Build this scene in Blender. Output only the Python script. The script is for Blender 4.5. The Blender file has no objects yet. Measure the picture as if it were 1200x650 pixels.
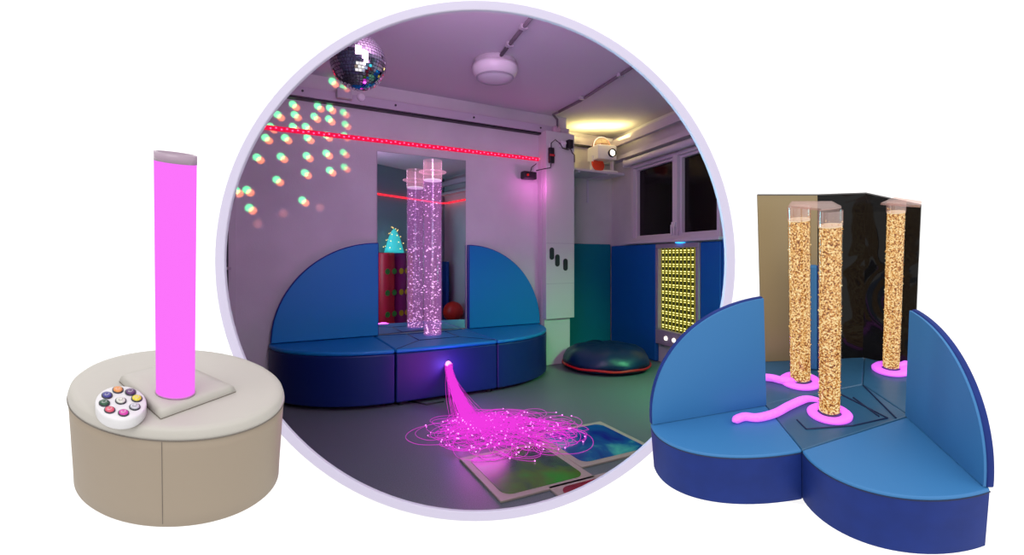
import bpy, math, random
from mathutils import Vector, Matrix
random.seed(7)
C = bpy.context.scene.collection
PI = math.pi
EYE = 1.05
F = 560.0; CX = 600.0; CY = 303.0

# ------------------------------------------------------------------ helpers
def lin(c, k=1.0):
    r = []
    for v in c:
        v = v/255.0
        r.append((v/12.92 if v <= 0.04045 else ((v+0.055)/1.055)**2.4)*k)
    return r

class MB:
    """collects shapes for ONE mesh"""
    def __init__(s): s.v = []; s.f = []; s.mi = []; s.cur = 0
    def add(s, vs, fs):
        o = len(s.v); s.v += [tuple(v) for v in vs]; s.f += [tuple(o+i for i in f) for f in fs]
        s.mi += [s.cur]*len(fs); return s
    def box(s, c, d, rz=0, M=None):
        x, y, z = d[0]/2, d[1]/2, d[2]/2
        vs = [Vector((a*x, b*y, e*z)) for e in (-1, 1) for a, b in ((-1,-1),(1,-1),(1,1),(-1,1))]
        R = Matrix.Rotation(rz, 3, 'Z') if M is None else M
        vs = [R @ v + Vector(c) for v in vs]
        return s.add(vs, [(3,2,1,0),(4,5,6,7),(0,1,5,4),(1,2,6,5),(2,3,7,6),(3,0,4,7)])
    def prism(s, pts, z0, z1, M=None):
        n = len(pts)
        a = sum(pts[i][0]*pts[(i+1)%n][1]-pts[(i+1)%n][0]*pts[i][1] for i in range(n))
        if a < 0: pts = pts[::-1]
        vs = [Vector((p[0], p[1], z0)) for p in pts]+[Vector((p[0], p[1], z1)) for p in pts]
        if M is not None: vs = [M @ v for v in vs]
        fs = [tuple(range(n))[::-1], tuple(range(n, 2*n))]+[(i, (i+1)%n, n+(i+1)%n, n+i) for i in range(n)]
        return s.add(vs, fs)
    def lathe(s, prof, c=(0,0,0), n=32, M=None, ex=1.0, ey=1.0, caps=True):
        vs = []; fs = []
        for r, z in prof:
            for i in range(n):
                a = 2*PI*i/n; v = Vector((r*math.cos(a)*ex, r*math.sin(a)*ey, z))
                if M is not None: v = M @ v
                vs.append(v+Vector(c))
        for j in range(len(prof)-1):
            for i in range(n):
                k = (i+1) % n; fs.append((j*n+i, j*n+k, (j+1)*n+k, (j+1)*n+i))
        if caps:
            fs.append(tuple(range(n))[::-1]); m = (len(prof)-1)*n; fs.append(tuple(range(m, m+n)))
        return s.add(vs, fs)
    def tube(s, pts, r, n=8, closed=False):
        pts = [Vector(p) for p in pts]; N = len(pts); vs = []; fs = []
        ref = None
        for i, p in enumerate(pts):
            if closed: t = pts[(i+1)%N]-pts[i-1]
            else: t = pts[min(i+1, N-1)]-pts[max(i-1, 0)]
            t.normalize()
            if ref is None: ref = Vector((0,0,1)) if abs(t.z) < .9 else Vector((1,0,0))
            a = t.cross(ref)
            if a.length < 1e-4: a = t.orthogonal()
            a.normalize(); b = t.cross(a); ref = -b if False else ref
            rr = r[i] if isinstance(r, (list, tuple)) else r
            for k in range(n):
                q = 2*PI*k/n; vs.append(p+a*math.cos(q)*rr+b*math.sin(q)*rr)
        for i in range(N if closed else N-1):
            j = (i+1) % N
            for k in range(n):
                l = (k+1) % n; fs.append((i*n+k, j*n+k, j*n+l, i*n+l))
        if not closed:
            fs.append(tuple(range(n))); fs.append(tuple((N-1)*n+k for k in range(n))[::-1])
        return s.add(vs, fs)
    def ball(s, c, r, n=12, m=8, sc=(1,1,1)):
        prof = [(max(1e-4, math.sin(PI*j/m)), -math.cos(PI*j/m)) for j in range(m+1)]
        vs = []; fs = []
        for a, z in prof:
            for i in range(n):
                q = 2*PI*i/n; vs.append((c[0]+r*a*math.cos(q)*sc[0], c[1]+r*a*math.sin(q)*sc[1], c[2]+r*z*sc[2]))
        for j in range(m):
            for i in range(n):
                k = (i+1)%n; fs.append((j*n+i, j*n+k, (j+1)*n+k, (j+1)*n+i))
        return s.add(vs, fs)
    def build(s, name, mats, parent=None, smooth=False, bevel=0, seg=3, loc=None, M=None):
        me = bpy.data.meshes.new(name); me.from_pydata(s.v, [], s.f); me.update()
        if not isinstance(mats, (list, tuple)): mats = [mats]
        for m in mats: me.materials.append(m)
        if len(mats) > 1:
            for p, i in zip(me.polygons, s.mi): p.material_index = i
        if smooth:
            for p in me.polygons: p.use_smooth = True
        o = bpy.data.objects.new(name, me); C.objects.link(o)
        if parent is not None: o.parent = parent
        if M is not None: o.matrix_world = M
        if loc is not None: o.location = loc
        if smooth and not bevel:
            pass
        if bevel:
            b = o.modifiers.new('bevel', 'BEVEL'); b.width = bevel; b.segments = seg; b.limit_method = 'ANGLE'; b.angle_limit = math.radians(40)
            b.harden_normals = False
            w = o.modifiers.new('wn', 'WEIGHTED_NORMAL'); w.keep_sharp = False
            for p in me.polygons: p.use_smooth = True
        return o

def tag(o, label, cat, group=None):
    o['label'] = label; o['category'] = cat
    if group: o['group'] = group
    return o
def thing(name, label, cat, M, group=None):
    o = bpy.data.objects.new(name, None); C.objects.link(o); o.matrix_world = M; o.empty_display_size = .05
    return tag(o, label, cat, group)
def struct(o, label=None):
    o['kind'] = 'structure'
    if label: o['label'] = label
    return o
def copy_tree(o, parent=None):
    c = o.copy(); C.objects.link(c)
    if parent is not None: c.parent = parent; c.matrix_parent_inverse = o.matrix_parent_inverse.copy()
    for ch in list(o.children): copy_tree(ch, c)
    return c

# ------------------------------------------------------------------ materials
def mat(name, col, rough=.6, metal=0, emit=None, es=0, spec=.4, alpha=1, bump=0, bscale=60, var=0, vscale=4, coat=0, mix2=None):
    m = bpy.data.materials.new(name); m.use_nodes = True; nt = m.node_tree; b = nt.nodes['Principled BSDF']
    b.inputs['Base Color'].default_value = (*col, 1); b.inputs['Roughness'].default_value = rough; b.inputs['Metallic'].default_value = metal
    b.inputs['Specular IOR Level'].default_value = spec; b.inputs['Alpha'].default_value = alpha; b.inputs['Coat Weight'].default_value = coat
    if emit: b.inputs['Emission Color'].default_value = (*emit, 1); b.inputs['Emission Strength'].default_value = es
    tc = nt.nodes.new('ShaderNodeTexCoord')
    if var or mix2:
        n = nt.nodes.new('ShaderNodeTexNoise'); n.inputs['Scale'].default_value = vscale; n.inputs['Detail'].default_value = 4
        nt.links.new(tc.outputs['Object'], n.inputs['Vector'])
        r = nt.nodes.new('ShaderNodeValToRGB')
        if mix2:
            a, c2 = col, mix2
        else:
            a, c2 = [v*(1-var) for v in col], [min(1, v*(1+var)) for v in col]
        r.color_ramp.elements[0].position = .35; r.color_ramp.elements[0].color = (*a, 1)
        r.color_ramp.elements[1].position = .65; r.color_ramp.elements[1].color = (*c2, 1)
        nt.links.new(n.outputs['Fac'], r.inputs[0]); nt.links.new(r.outputs[0], b.inputs['Base Color'])
    if bump:
        n = nt.nodes.new('ShaderNodeTexNoise'); n.inputs['Scale'].default_value = bscale; n.inputs['Detail'].default_value = 3
        nt.links.new(tc.outputs['Object'], n.inputs['Vector'])
        u = nt.nodes.new('ShaderNodeBump'); u.inputs['Strength'].default_value = bump; u.inputs['Distance'].default_value = .01
        nt.links.new(n.outputs['Fac'], u.inputs['Height']); nt.links.new(u.outputs[0], b.inputs['Normal'])
    return m
def emis(name, col, s):
    m = bpy.data.materials.new(name); m.use_nodes = True; nt = m.node_tree; nt.nodes.clear()
    e = nt.nodes.new('ShaderNodeEmission'); e.inputs[0].default_value = (*col, 1); e.inputs[1].default_value = s
    o = nt.nodes.new('ShaderNodeOutputMaterial'); nt.links.new(e.outputs[0], o.inputs[0]); return m
def clear(name, tint, gl=.08, rough=.05, ecol=None, es=0):
    m = bpy.data.materials.new(name); m.use_nodes = True; nt = m.node_tree; nt.nodes.clear()
    t = nt.nodes.new('ShaderNodeBsdfTransparent'); t.inputs[0].default_value = (*tint, 1)
    g = nt.nodes.new('ShaderNodeBsdfGlossy'); g.inputs['Roughness'].default_value = rough
    x = nt.nodes.new('ShaderNodeMixShader'); x.inputs[0].default_value = gl
    nt.links.new(t.outputs[0], x.inputs[1]); nt.links.new(g.outputs[0], x.inputs[2])
    o = nt.nodes.new('ShaderNodeOutputMaterial'); last = x.outputs[0]
    if ecol:
        e = nt.nodes.new('ShaderNodeEmission'); e.inputs[0].default_value = (*ecol, 1); e.inputs[1].default_value = es
        a = nt.nodes.new('ShaderNodeAddShader'); nt.links.new(last, a.inputs[0]); nt.links.new(e.outputs[0], a.inputs[1]); last = a.outputs[0]
    nt.links.new(last, o.inputs[0]); return m

WHITE_OUT = mat('studio_white', (.95,.95,.95), .9, spec=.1)
LAV = mat('lavender_trim', lin((226,219,243), .68), .7, spec=.1)
ROOMW = mat('room_wall', (.60,.585,.60), .8, bump=.15, bscale=90, var=.06, vscale=2, spec=.2)
CEIL = mat('room_ceiling', (.62,.59,.63), .85, bump=.1, bscale=50, spec=.2)
FLOOR = mat('room_floor', (.13,.155,.17), .42, var=.25, vscale=220, spec=.45)
INNER = mat('inner_wall_teal', (.22,.34,.38), .8)
PANELW = mat('white_boxing', (.62,.62,.60), .6)
GREYP = mat('grey_plastic', (.45,.43,.46), .5)
DARKM = mat('dark_metal', (.03,.03,.035), .4, metal=.3)
BLACK = mat('black_plastic', (.012,.012,.014), .4)
WHITEP = mat('white_plastic', (.75,.74,.75), .35)
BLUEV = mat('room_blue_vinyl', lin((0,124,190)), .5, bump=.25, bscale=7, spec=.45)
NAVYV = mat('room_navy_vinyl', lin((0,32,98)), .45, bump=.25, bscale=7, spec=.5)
PADB = mat('wall_pad_blue', lin((0,98,178)), .6, bump=.1, bscale=8)
PADT = mat('wall_pad_teal_lit', lin((0,120,140)), .55, bump=.1, bscale=8)  # coloured light on the corner pad mixed into its teal
MIRROR = mat('mirror_glass', (.80,.80,.82), .015, metal=1)
REDLED = emis('red_led', (1.0,.02,.06), 9)
REDSTRIP = emis('red_led_tape', (1.0,.01,.08), .9)

# ------------------------------------------------------------------ world, camera
sc = bpy.context.scene
w = bpy.data.worlds.new('World'); sc.world = w; w.use_nodes = True
nt = w.node_tree; bg = nt.nodes['Background']
geo = nt.nodes.new('ShaderNodeTexCoord'); sep = nt.nodes.new('ShaderNodeSeparateXYZ'); rp = nt.nodes.new('ShaderNodeValToRGB')
mr = nt.nodes.new('ShaderNodeMapRange'); mr.inputs[1].default_value = -1; mr.inputs[2].default_value = 1
nt.links.new(geo.outputs['Generated'], sep.inputs[0]); nt.links.new(sep.outputs[2], mr.inputs[0]); nt.links.new(mr.outputs[0], rp.inputs[0])
rp.color_ramp.elements[0].position = .3; rp.color_ramp.elements[0].color = (.66,.65,.64,1)
rp.color_ramp.elements[1].position = .85; rp.color_ramp.elements[1].color = (1,1,1,1)
nt.links.new(rp.outputs[0], bg.inputs[0]); bg.inputs[1].default_value = 1.75
cam = bpy.data.cameras.new('Camera'); co = bpy.data.objects.new('Camera', cam); C.objects.link(co)
co.location = (0,0,EYE); co.rotation_euler = (PI/2,0,0)
cam.sensor_width = 36; cam.sensor_fit = 'HORIZONTAL'; cam.lens = 36*F/1200; cam.shift_y = -(325-CY)/1200; cam.clip_start = .01
sc.camera = co
sc.view_settings.view_transform = 'Standard'; sc.view_settings.look = 'None'; sc.view_settings.gamma = 1; sc.view_settings.exposure = 0
sc.view_settings.use_curve_mapping = False
try:
    sc.cycles.use_denoising = True; sc.cycles.denoiser = 'OPENIMAGEDENOISE'
except Exception: pass
sc.cycles.max_bounces = 8; sc.cycles.transparent_max_bounces = 24; sc.cycles.sample_clamp_indirect = 4; sc.cycles.caustics_reflective = False

def ray(x, y): return Vector(((x-CX)/F, 1, (CY-y)/F))
CAM = Vector((0,0,EYE))

# ------------------------------------------------------------------ room frame (back wall), right wall frame
P0 = Vector((-.781, 4.199, 0))
DU = Vector((.8766,.4813,0)).normalized(); NB = Vector((DU.y,-DU.x,0)); YAW = math.atan2(DU.y, DU.x)
RM = Matrix.Translation(P0) @ Matrix.Rotation(YAW, 4, 'Z')        # local x along wall, local -y into the room
RMI = RM.inverted()
def wallpx(x, y, v=0):
    d = ray(x, y); t = (v-(CAM-P0).dot(NB))/d.dot(NB); q = RMI @ (CAM+d*t); return q.x, q.z
def floorpx(x, y, z=0):
    d = ray(x, y); t = (z-EYE)/d.z; return CAM+d*t
def rl(p): return RMI @ p
def RA(u, v, z=0, rz=0): return RM @ Matrix.Translation((u,-v,z)) @ Matrix.Rotation(rz, 4, 'Z')
K0 = Vector((1.204, 5.76, 0)); DS = Vector((.336,-.942,0)).normalized(); NR = Vector((DS.y,-DS.x,0))
SM = Matrix.Translation(K0) @ Matrix.Rotation(math.atan2(DS.y, DS.x), 4, 'Z'); SMI = SM.inverted()
def rwpx(x, y, v=0):
    d = ray(x, y); t = (v-(CAM-K0).dot(NR))/d.dot(NR); q = SMI @ (CAM+d*t); return q.x, q.z
def SA(s, v, z=0): return SM @ Matrix.Translation((s,-v,z))
CH = 2.5          # ceiling height
YW = 1.36         # outer face of the white wall
kc = rl(K0)       # corner in room frame
UC, VC = kc.x, -kc.y
ucol, _ = wallpx(673, 300, .14)
UL = -3.3

# floor / ceiling
def wpt(u, v): return RM @ Vector((u,-v,0))
lf = wpt(UL, 0)
tL = (1.42-lf.y)/(-DU.x); LFL = Vector((lf.x+DU.y*tL, 1.42, 0))
sR = (K0.y-1.42)/(-DS.y); RFR = K0+DS*sR
poly = [LFL, RFR, K0, wpt(ucol, VC), wpt(ucol, 0), lf]
struct(MB().prism([(p.x,p.y) for p in poly], -.06, 0).build('floor', FLOOR))
struct(MB().prism([(p.x,p.y) for p in poly], CH, CH+.06).build('ceiling', CEIL))
# back wall (with short return) and alcove wall
m = MB(); m.box(((UL+ucol)/2, .05, CH/2), (ucol-UL, .1, CH)); struct(m.build('wall_back', ROOMW, M=RM))
m = MB(); m.box(((ucol+UC+.1)/2, -VC+.05, CH/2), (UC-ucol+.1, .1, CH)); m.box((ucol-.05, -VC/2+.05, CH/2), (.1, -VC-.1, CH)); struct(m.build('wall_alcove', ROOMW, M=RM))
m = MB(); m.box((UL-.05, -1.9, CH/2), (.1, 4.0, CH)); struct(m.build('wall_left', ROOMW, M=RM))

# right wall with window opening
s0, _ = rwpx(742, 230); s1 = rwpx(846, 230)[0]
zb = rwpx(742, 283)[1]; zt_ = rwpx(745, 194)[1]
m = MB(); L = sR+.1
m.box((L/2, .06, zb/2), (L, .12, zb)); m.box((L/2, .06, (CH+zt_)/2), (L, .12, CH-zt_))
m.box((s0/2, .06, (zb+zt_)/2), (s0, .12, zt_-zb)); m.box(((s1+L)/2, .06, (zb+zt_)/2), (L-s1, .12, zt_-zb))
struct(m.build('wall_right', ROOMW, M=SM))
NIGHT = mat('night_glass', (.008,.006,.006), .12, spec=.25)
FRAME = mat('window_frame_white', (.62,.60,.63), .45)
sm = rwpx(793, 230)[0]
n = 0
for a, b in ((s0, sm), (sm, s1)):
    n += 1
    m = MB(); t = .035; zz = (zb+zt_)/2; hh = zt_-zb
    m.box((a+t/2, .01, zz), (t, .07, hh)); m.box((b-t/2, .01, zz), (t, .07, hh))
    m.box(((a+b)/2, .01, zb+t/2), (b-a-2*t, .07, t)); m.box(((a+b)/2, .01, zt_-t/2), (b-a-2*t, .07, t))
    t2 = t+.025
    for x in (a+t+.0125, b-t-.0125): m.box((x, .03, zz), (.025, .04, hh-2*t))
    for z in (zb+t+.0125, zt_-t-.0125): m.box(((a+b)/2, .03, z), (b-a-2*t2, .04, .025))
    wo = struct(m.build('window_%d' % n, FRAME, M=SM, bevel=.003), 'white framed casement window with black night pane')
    p = MB().box(((a+b)/2, .05, zz), (b-a-2*t2, .006, hh-2*t2)).build('pane', NIGHT); p.parent = wo
    hx = b-t/2 if n == 1 else a+t/2
    h = MB().box((hx, -.035, zb+.14), (.018, .02, .05)).box((hx, -.05, zb+.09), (.014, .014, .10)).build('window_handle', WHITEP, bevel=.003); h.parent = wo
m = MB().box(((s0+s1)/2, -.03, zb-.015), (s1-s0+.12, .12, .03)); struct(m.build('trim_1', FRAME, M=SM, bevel=.004), 'white window sill')
# pelmet bulkhead above windows
m = MB(); zl = rwpx(727, 188, .06)[1]; m.box((L/2, -.05, (zl+2.22)/2), (L, .1, 2.22-zl)); struct(m.build('trim_2', ROOMW, M=SM), 'boxed beam over the windows')

# white wall with a round opening and its lavender ring trim
RC = Vector(((557-CX)/F*YW, YW, EYE+(CY-305.5)/F*YW))
def ring_wall(r, y0, y1, X0, X1, Z0, Z1, name, m_, back):
    N = 96; mb = MB(); vs = []; ang = [2*PI*i/N for i in range(N)]
    for y in (y0, y1):
        for a in ang: vs.append((RC.x+r*math.cos(a), y, RC.z+r*math.sin(a)))
        for a in ang:
            c, s_ = math.cos(a), math.sin(a)
            t = min((X1-RC.x)/c if c > 1e-9 else 1e9, (X0-RC.x)/c if c < -1e-9 else 1e9, (Z1-RC.z)/s_ if s_ > 1e-9 else 1e9, (Z0-RC.z)/s_ if s_ < -1e-9 else 1e9)
            vs.append((RC.x+t*c, y, RC.z+t*s_))
    fs = []
    for i in range(N):
        j = (i+1)%N
        fs += [(i,j,N+j,N+i), (2*N+j,2*N+i,3*N+i,3*N+j), (j,i,2*N+i,2*N+j), (N+i,N+j,3*N+j,3*N+i)]
    mb.add(vs, fs)
    # corner fillers
    return mb.build(name, m_)
RO = 305/F*(YW-.007); RI = 294/F*(YW-.007)
def ring_wall_corners(name, mat_, y0, y1, r, X0, X1, Z0, Z1):
    o = ring_wall(r, y0, y1, X0, X1, Z0, Z1, name, mat_, None); return o
# the outline is square about the opening so that the fan of quads meets its corners (96 = 8 x 12)
HW = 3.4
o = ring_wall(RI+.016, YW, YW+.012, RC.x-HW, RC.x+HW, RC.z-HW, RC.z+HW, 'wall_front', WHITE_OUT, None)
struct(o, 'plain white wall with a large round opening')
o = ring_wall(RI+.05, YW+.013, YW+.05, RC.x-3.2, RC.x+3.2, RC.z-2.0, RC.z+2.0, 'wall_opposite', INNER, None); struct(o)
N = 128; mb = MB(); prof = [(RI, .004), (RI, -.005), (RI+.002, -.007), (RO-.002, -.007), (RO, -.005), (RO, .004)]
Mx = Matrix(((1,0,0),(0,0,1),(0,1,0)))
vs = []; fs = []
for r, d in prof:
    for i in range(N):
        a = 2*PI*i/N; vs.append((RC.x+r*math.cos(a), YW+d-.001, RC.z+r*math.sin(a)))
P = len(prof)
for j in range(P):
    for i in range(N):
        k = (i+1)%N; jj = (j+1)%P; fs.append((j*N+i, j*N+k, jj*N+k, jj*N+i))
mb.add(vs, fs); struct(mb.build('trim_3', LAV, smooth=False), 'pale lavender ring around the round opening')
# black fascia between white wall and room so no light leaks around the room

# ------------------------------------------------------------------ column boxing in the room
uA = wallpx(640, 300, .14)[0]; uB = wallpx(673, 300, .14)[0]
zlow = wallpx(655, 373, .14)[1]
MAGP = mat('boxing_pink_lit', (.62,.55,.60), .6)  # white boxing with the pink light put into its colour
m = MB().box(((uA+uB)/2, -.07, (zlow+2.30)/2), (uB-uA, .14, 2.30-zlow))
col = m.build('trim_5', PANELW, M=RM, bevel=.003); struct(col, 'white pipe boxing with three oval vents')
m = MB().box(((uA+uB)/2-.01, -.05, zlow/2), (uB-uA-.03, .10, zlow-.002)); o = struct(m.build('trim_6', PANELW, M=RM, bevel=.003), 'lower part of the pipe boxing behind the seat')
for (x, y) in ((646.5,297),(653,305),(662.5,310)):
    u, z = wallpx(x, y, .14)
    mm = MB(); pts = []
    for i in range(24):
        a = 2*PI*i/24; sx, sz = math.cos(a)*.026, math.sin(a)*.026+(.034 if math.sin(a) > 0 else -.034)
        pts.append((sx, sz))
    MM = RM @ Matrix.Translation((u, -.142, z)) @ Matrix.Rotation(PI/2, 4, 'X')
    v = tag(MB().prism(pts, -.004, .006).build('oval_vent', DARKM, M=MM, bevel=.003), '', 'vent', 'oval vents in the pipe boxing')
    v['label'] = {646.5:'black oval vent, top left of the three on the white boxing', 653:'black oval vent, middle one of the three on the white boxing', 662.5:'black oval vent, lowest right of the three on the white boxing'}[x]
for y in (285, 332):
    u, z = wallpx(656, y, .14)
    o = MB().box(((uA+uB)/2, -.1405, z), (uB-uA-.004, .003, .004)).build('panel_seam', GREYP); o.parent = col
# pink-lit upright strip left of the boxing
uS = wallpx(634, 300, .06)[0]; uS2 = wallpx(640, 300, .14)[0]
zt2 = wallpx(636, 188, .05)[1]
struct(MB().box(((uS+uA)/2-.0, -.035, zt2/2), (uA-uS-.002, .07, zt2)).build('trim_7', MAGP, M=RM, bevel=.003), 'upright casing beside the pipe boxing')
# door casing at the far left of the back wall
uD = wallpx(276, 300)[0]
struct(MB().box((uD-.02, -.012, 1.0), (.05, .024, 2.0)).build('trim_8', ROOMW, M=RM, bevel=.003), 'upright door casing on the back wall')
uE = wallpx(264, 300)[0]
struct(MB().box((uE-.35, -.01, 1.0), (.74, .02, 2.0)).build('door_1', mat('dark_door', (.06,.07,.08), .6), M=RM, bevel=.003))
struct(MB().box((uE-.02, -.06, .98), (.12, .02, .02)).box((uE+.02,-.04,.98),(.02,.04,.02)).build('door_2', GREYP, M=RM, bevel=.004), 'door handle').parent = None
bpy.data.objects['door_2'].name = 'trim_9'

# ------------------------------------------------------------------ cable trunking and conduits
TR = mat('trunking', (.50,.46,.52), .45)
t = thing('cable_trunking', 'long pale cable trunking rail running across the back wall under the ceiling', 'cable trunking', RA(0,0,0))
MB().box(((UL+ucol)/2, -.03, 2.337), (ucol-UL-.01, .06, .075)).build('rail', TR, t, bevel=.004)
MB().box(((UL+ucol)/2, -.025, 2.290), (ucol-UL-.01, .05, .018)).build('shade_strip', DARKM, t)  # dark strip standing in for the shade under the rail
for i in range(5):
    MB().lathe([(.009,0),(.009,.006),(.002,.008)], M=Matrix.Rotation(PI/2,3,'X'), c=(-1.7+i*.72,-.06,2.34), n=10).build('screw', DARKM, t)
t = thing('cable_trunking', 'short cable trunking rail on the recessed wall behind the projector', 'cable trunking', RA(0,VC,0))
MB().box(((ucol+UC-.12)/2, -.025, 2.40), (UC-ucol-.16, .05, .085)).build('rail', TR, t, bevel=.004)
MB().box(((ucol+UC-.12)/2, -.02, 2.348), (UC-ucol-.16, .04, .016)).build('shade_strip', DARKM, t)  # shade below this rail, as a dark strip
t = thing('cable_trunking', 'cable trunking rail running along the right wall above the windows', 'cable trunking', SA(0,.1,0))
MB().box((L/2+.05, -.025, 2.36), (L-.3, .05, .085)).build('rail', TR, t, bevel=.004)
MB().box((.13, -.04, 2.38), (.10, .09, .13)).build('junction_box', WHITEP, t, bevel=.006)
COND = mat('conduit_grey', (.16,.14,.16), .5)
def ceilpx(x, y, z=CH-.015): return floorpx(x, y, z)
def conduit(pts, label):
    ps = [ceilpx(*p) for p in pts]
    c = sum(ps, Vector())/len(ps)
    t = thing('ceiling_conduit', label, 'conduit', Matrix.Translation((c.x, c.y, CH-.015)))
    MB().tube([p-Vector((c.x,c.y,CH-.015)) for p in ps], .013, 8).build('pipe', COND, t, smooth=True)
    for k in (.3,.7):
        q = ps[0].lerp(ps[-1], k) - Vector((c.x,c.y,CH-.015)); MB().box(q, (.045,.03,.028), rz=.5).build('clip', GREYP, t)
conduit([(586,66),(606,41),(628,14)], 'thin ceiling conduit running up from the round ceiling lamp')
conduit([(655,131),(680,118),(745,76),(770,62)], 'thin ceiling conduit running towards the white junction drum on the back trunking')
pj = rl(floorpx(655,131,CH-.015)); ub, zb2 = wallpx(651,153,.06)
t = thing('conduit_bend', 'bent conduit dropping from the ceiling into a small round junction drum', 'conduit', RM)
MB().tube([Vector((pj.x,pj.y,pj.z)), Vector((pj.x-.02,pj.y*.6,pj.z-.01)), Vector((ub,-.09,CH-.06)), Vector((ub,-.09,zb2+.02))], .012, 8).build('pipe', COND, t, smooth=True)
MB().lathe([(.045,0),(.045,.03),(.03,.04)], M=Matrix.Rotation(PI/2,3,'X'), c=(ub,-.06,zb2), n=20).build('junction_drum', mat('pinkish_plastic',(.6,.42,.5),.5), t, bevel=0)

# ------------------------------------------------------------------ ceiling lamp
pc = ceilpx(580, 72, CH)
t = thing('ceiling_lamp', 'round white bulkhead lamp on the purple-lit ceiling', 'ceiling light', Matrix.Translation(pc))
MB().lathe([(0.1495,-0.0375),(0.1560,-0.0150),(0.1560,0.0000)], n=40).build('base', GREYP, t, smooth=False)
MB().lathe([(0.0260,-0.1438),(0.0780,-0.1400),(0.1300,-0.1225),(0.1586,-0.0938),(0.1690,-0.0625),(0.1664,-0.0375)], n=48).build('diffuser', WHITEP, t, smooth=True)
MB().lathe([(0.1300,-0.1256),(0.1352,-0.1300),(0.1404,-0.1200)], n=48, caps=False).build('diffuser_ring', GREYP, t, smooth=True)

# ------------------------------------------------------------------ disco ball
BD = 2.35; BR = 33/F*BD*.97
bp_ = CAM+ray(420, 73)*BD
t = thing('disco_ball', 'mirrored disco ball hanging from the ceiling by a short bracket', 'disco ball', Matrix.Translation(bp_))
MB().ball((0,0,0), BR*.985, 40, 24).build('core', DARKM, t, smooth=True)
TILE = mat('mirror_tile', (.85,.83,.88), .04, metal=1)
m = MB(); rows = 28
for j in range(rows):
    a0, a1 = -PI/2+PI*(j+.08)/rows, -PI/2+PI*(j+.92)/rows; cc = math.cos((a0+a1)/2); nn = max(4, int(2*rows*cc))
    for i in range(nn):
        b0, b1 = 2*PI*(i+.06)/nn, 2*PI*(i+.94)/nn; r = BR
        m.add([(r*math.cos(a)*math.cos(b), r*math.cos(a)*math.sin(b), r*math.sin(a)) for a, b in ((a0,b0),(a0,b1),(a1,b1),(a1,b0))], [(0,1,2,3)])
m.build('mirror_tiles', TILE, t)
hz = CH-bp_.z
MB().lathe([(.012,BR*.95),(.012,hz-.07)], n=10).lathe([(.03,BR*.93),(.03,BR+.03)], n=16).build('hanger', GREYP, t)
MB().box((0.02,0,hz-.035),(.09,.07,.07)).build('motor', GREYP, t, bevel=.008)
sw = wpt(*wallpx(374,100,.1)[:1], .1)
# white pull switch disc on trunking
u, z = wallpx(423, 114, .07)
tag(MB().lathe([(.03,0),(.03,.02),(.02,.028)], n=20).build('sensor_disc', WHITEP, M=RM @ Matrix.Translation((u,-.062,z)) @ Matrix.Rotation(PI/2,4,'X')), 'small round white sensor on the trunking below the disco ball', 'sensor')
u, z = wallpx(403, 111, .07)
tag(MB().box((0,0,0),(.12,.05,.08)).build('switch_box', GREYP, M=RA(u,.09,z), bevel=.01), 'grey switch box on the trunking beside the disco ball', 'switch')

# ------------------------------------------------------------------ red LED strip
zL = 2.04; uR = wallpx(634, 188)[0]
t = thing('led_strip', 'red glowing LED strip running across the back wall above the mirror', 'led strip', RA(0,0,zL))
MB().box(((UL+uR)/2, -.006, 0), (uR-UL, .008, .036)).build('tape', REDSTRIP, t)
m = MB(); k = UL+.05; i = 0
while k < uR-.02:
    m.box((k, -.012, .004 if i%2 else -.004), (.012, .006, .010)); k += .038; i += 1
o = m.build('diodes', REDLED, t); o['kind'] = 'stuff'
# strip on the wall opposite (seen in the mirror)
q = Vector((2.62,1.44,0))
t = thing('led_strip', 'red LED strip on the far walls, seen only as a curved line in the mirror', 'led strip', Matrix.Translation((0,0,zL)))
rs = SM @ Vector((sR-.03,-.03,0)); rs2 = SM @ Vector((1.95,-.11,0))
MB().tube([(.9,1.435,.0),(1.7,1.435,0),(rs.x-.1,1.445,0),(rs.x-.03,1.52,0),(rs2.x,rs2.y,0)], .014, 8).build('tape', emis('red_led_far',(1,.02,.04),2.2), t)

# ------------------------------------------------------------------ small electrics near the boxing
u, z = wallpx(622, 205, .1)
t = thing('sensor_camera', 'small black infrared box hanging on the wall right of the red strip', 'control box', RA(u,.04,z))
MB().box((0,-.02,0),(.15,.07,.075)).build('housing', BLACK, t, bevel=.012)
MB().tube([(.03,0,.03),(.05,.01,.09),(.10,.0,.13)], .004, 6).build('cord', BLACK, t, smooth=True)
MB().lathe([(.012,0),(.012,.006)], M=Matrix.Rotation(PI/2,3,'X'), c=(-.03,-.055,0), n=12).build('indicator', emis('dim_red',(.8,.02,.02),.6), t)
u, z = wallpx(646, 182, .19)
t = thing('power_adapter', 'black power adapter hanging by its cord on the white boxing', 'power adapter', RA(u,.19,z))
MB().box((0,0,0),(.055,.035,.15)).build('brick', BLACK, t, bevel=.008)
MB().box((0,-.019,.0),(.057,.003,.02)).build('sticker', mat('red_sticker',(.5,.02,.03),.5), t)
MB().tube([(0,0,.075),(-.0,0,.12),(.04,-.01,.155),(.09,-.02,.12),(.12,-.02,.08),(.19,-.02,.07)], .005, 6).build('upper_cord', BLACK, t, smooth=True)
MB().tube([(0,0,-.075),(-.01,0,-.12),(-.09,0,-.14),(-.14,.05,-.15)], .005, 6).build('lower_cord', BLACK, t, smooth=True)
u, z = wallpx(659, 169, .17)
tag(MB().box((0,0,0),(.06,.05,.06)).lathe([(.018,0),(.016,.03)], M=Matrix.Rotation(PI/2,3,'X'), c=(0,-.025,0), n=14).build('white_plug', WHITEP, M=RA(u,.17,z), bevel=.008), 'white plug in the socket at the top of the boxing', 'plug')
u, z = wallpx(667.5, 169, .17)
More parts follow.
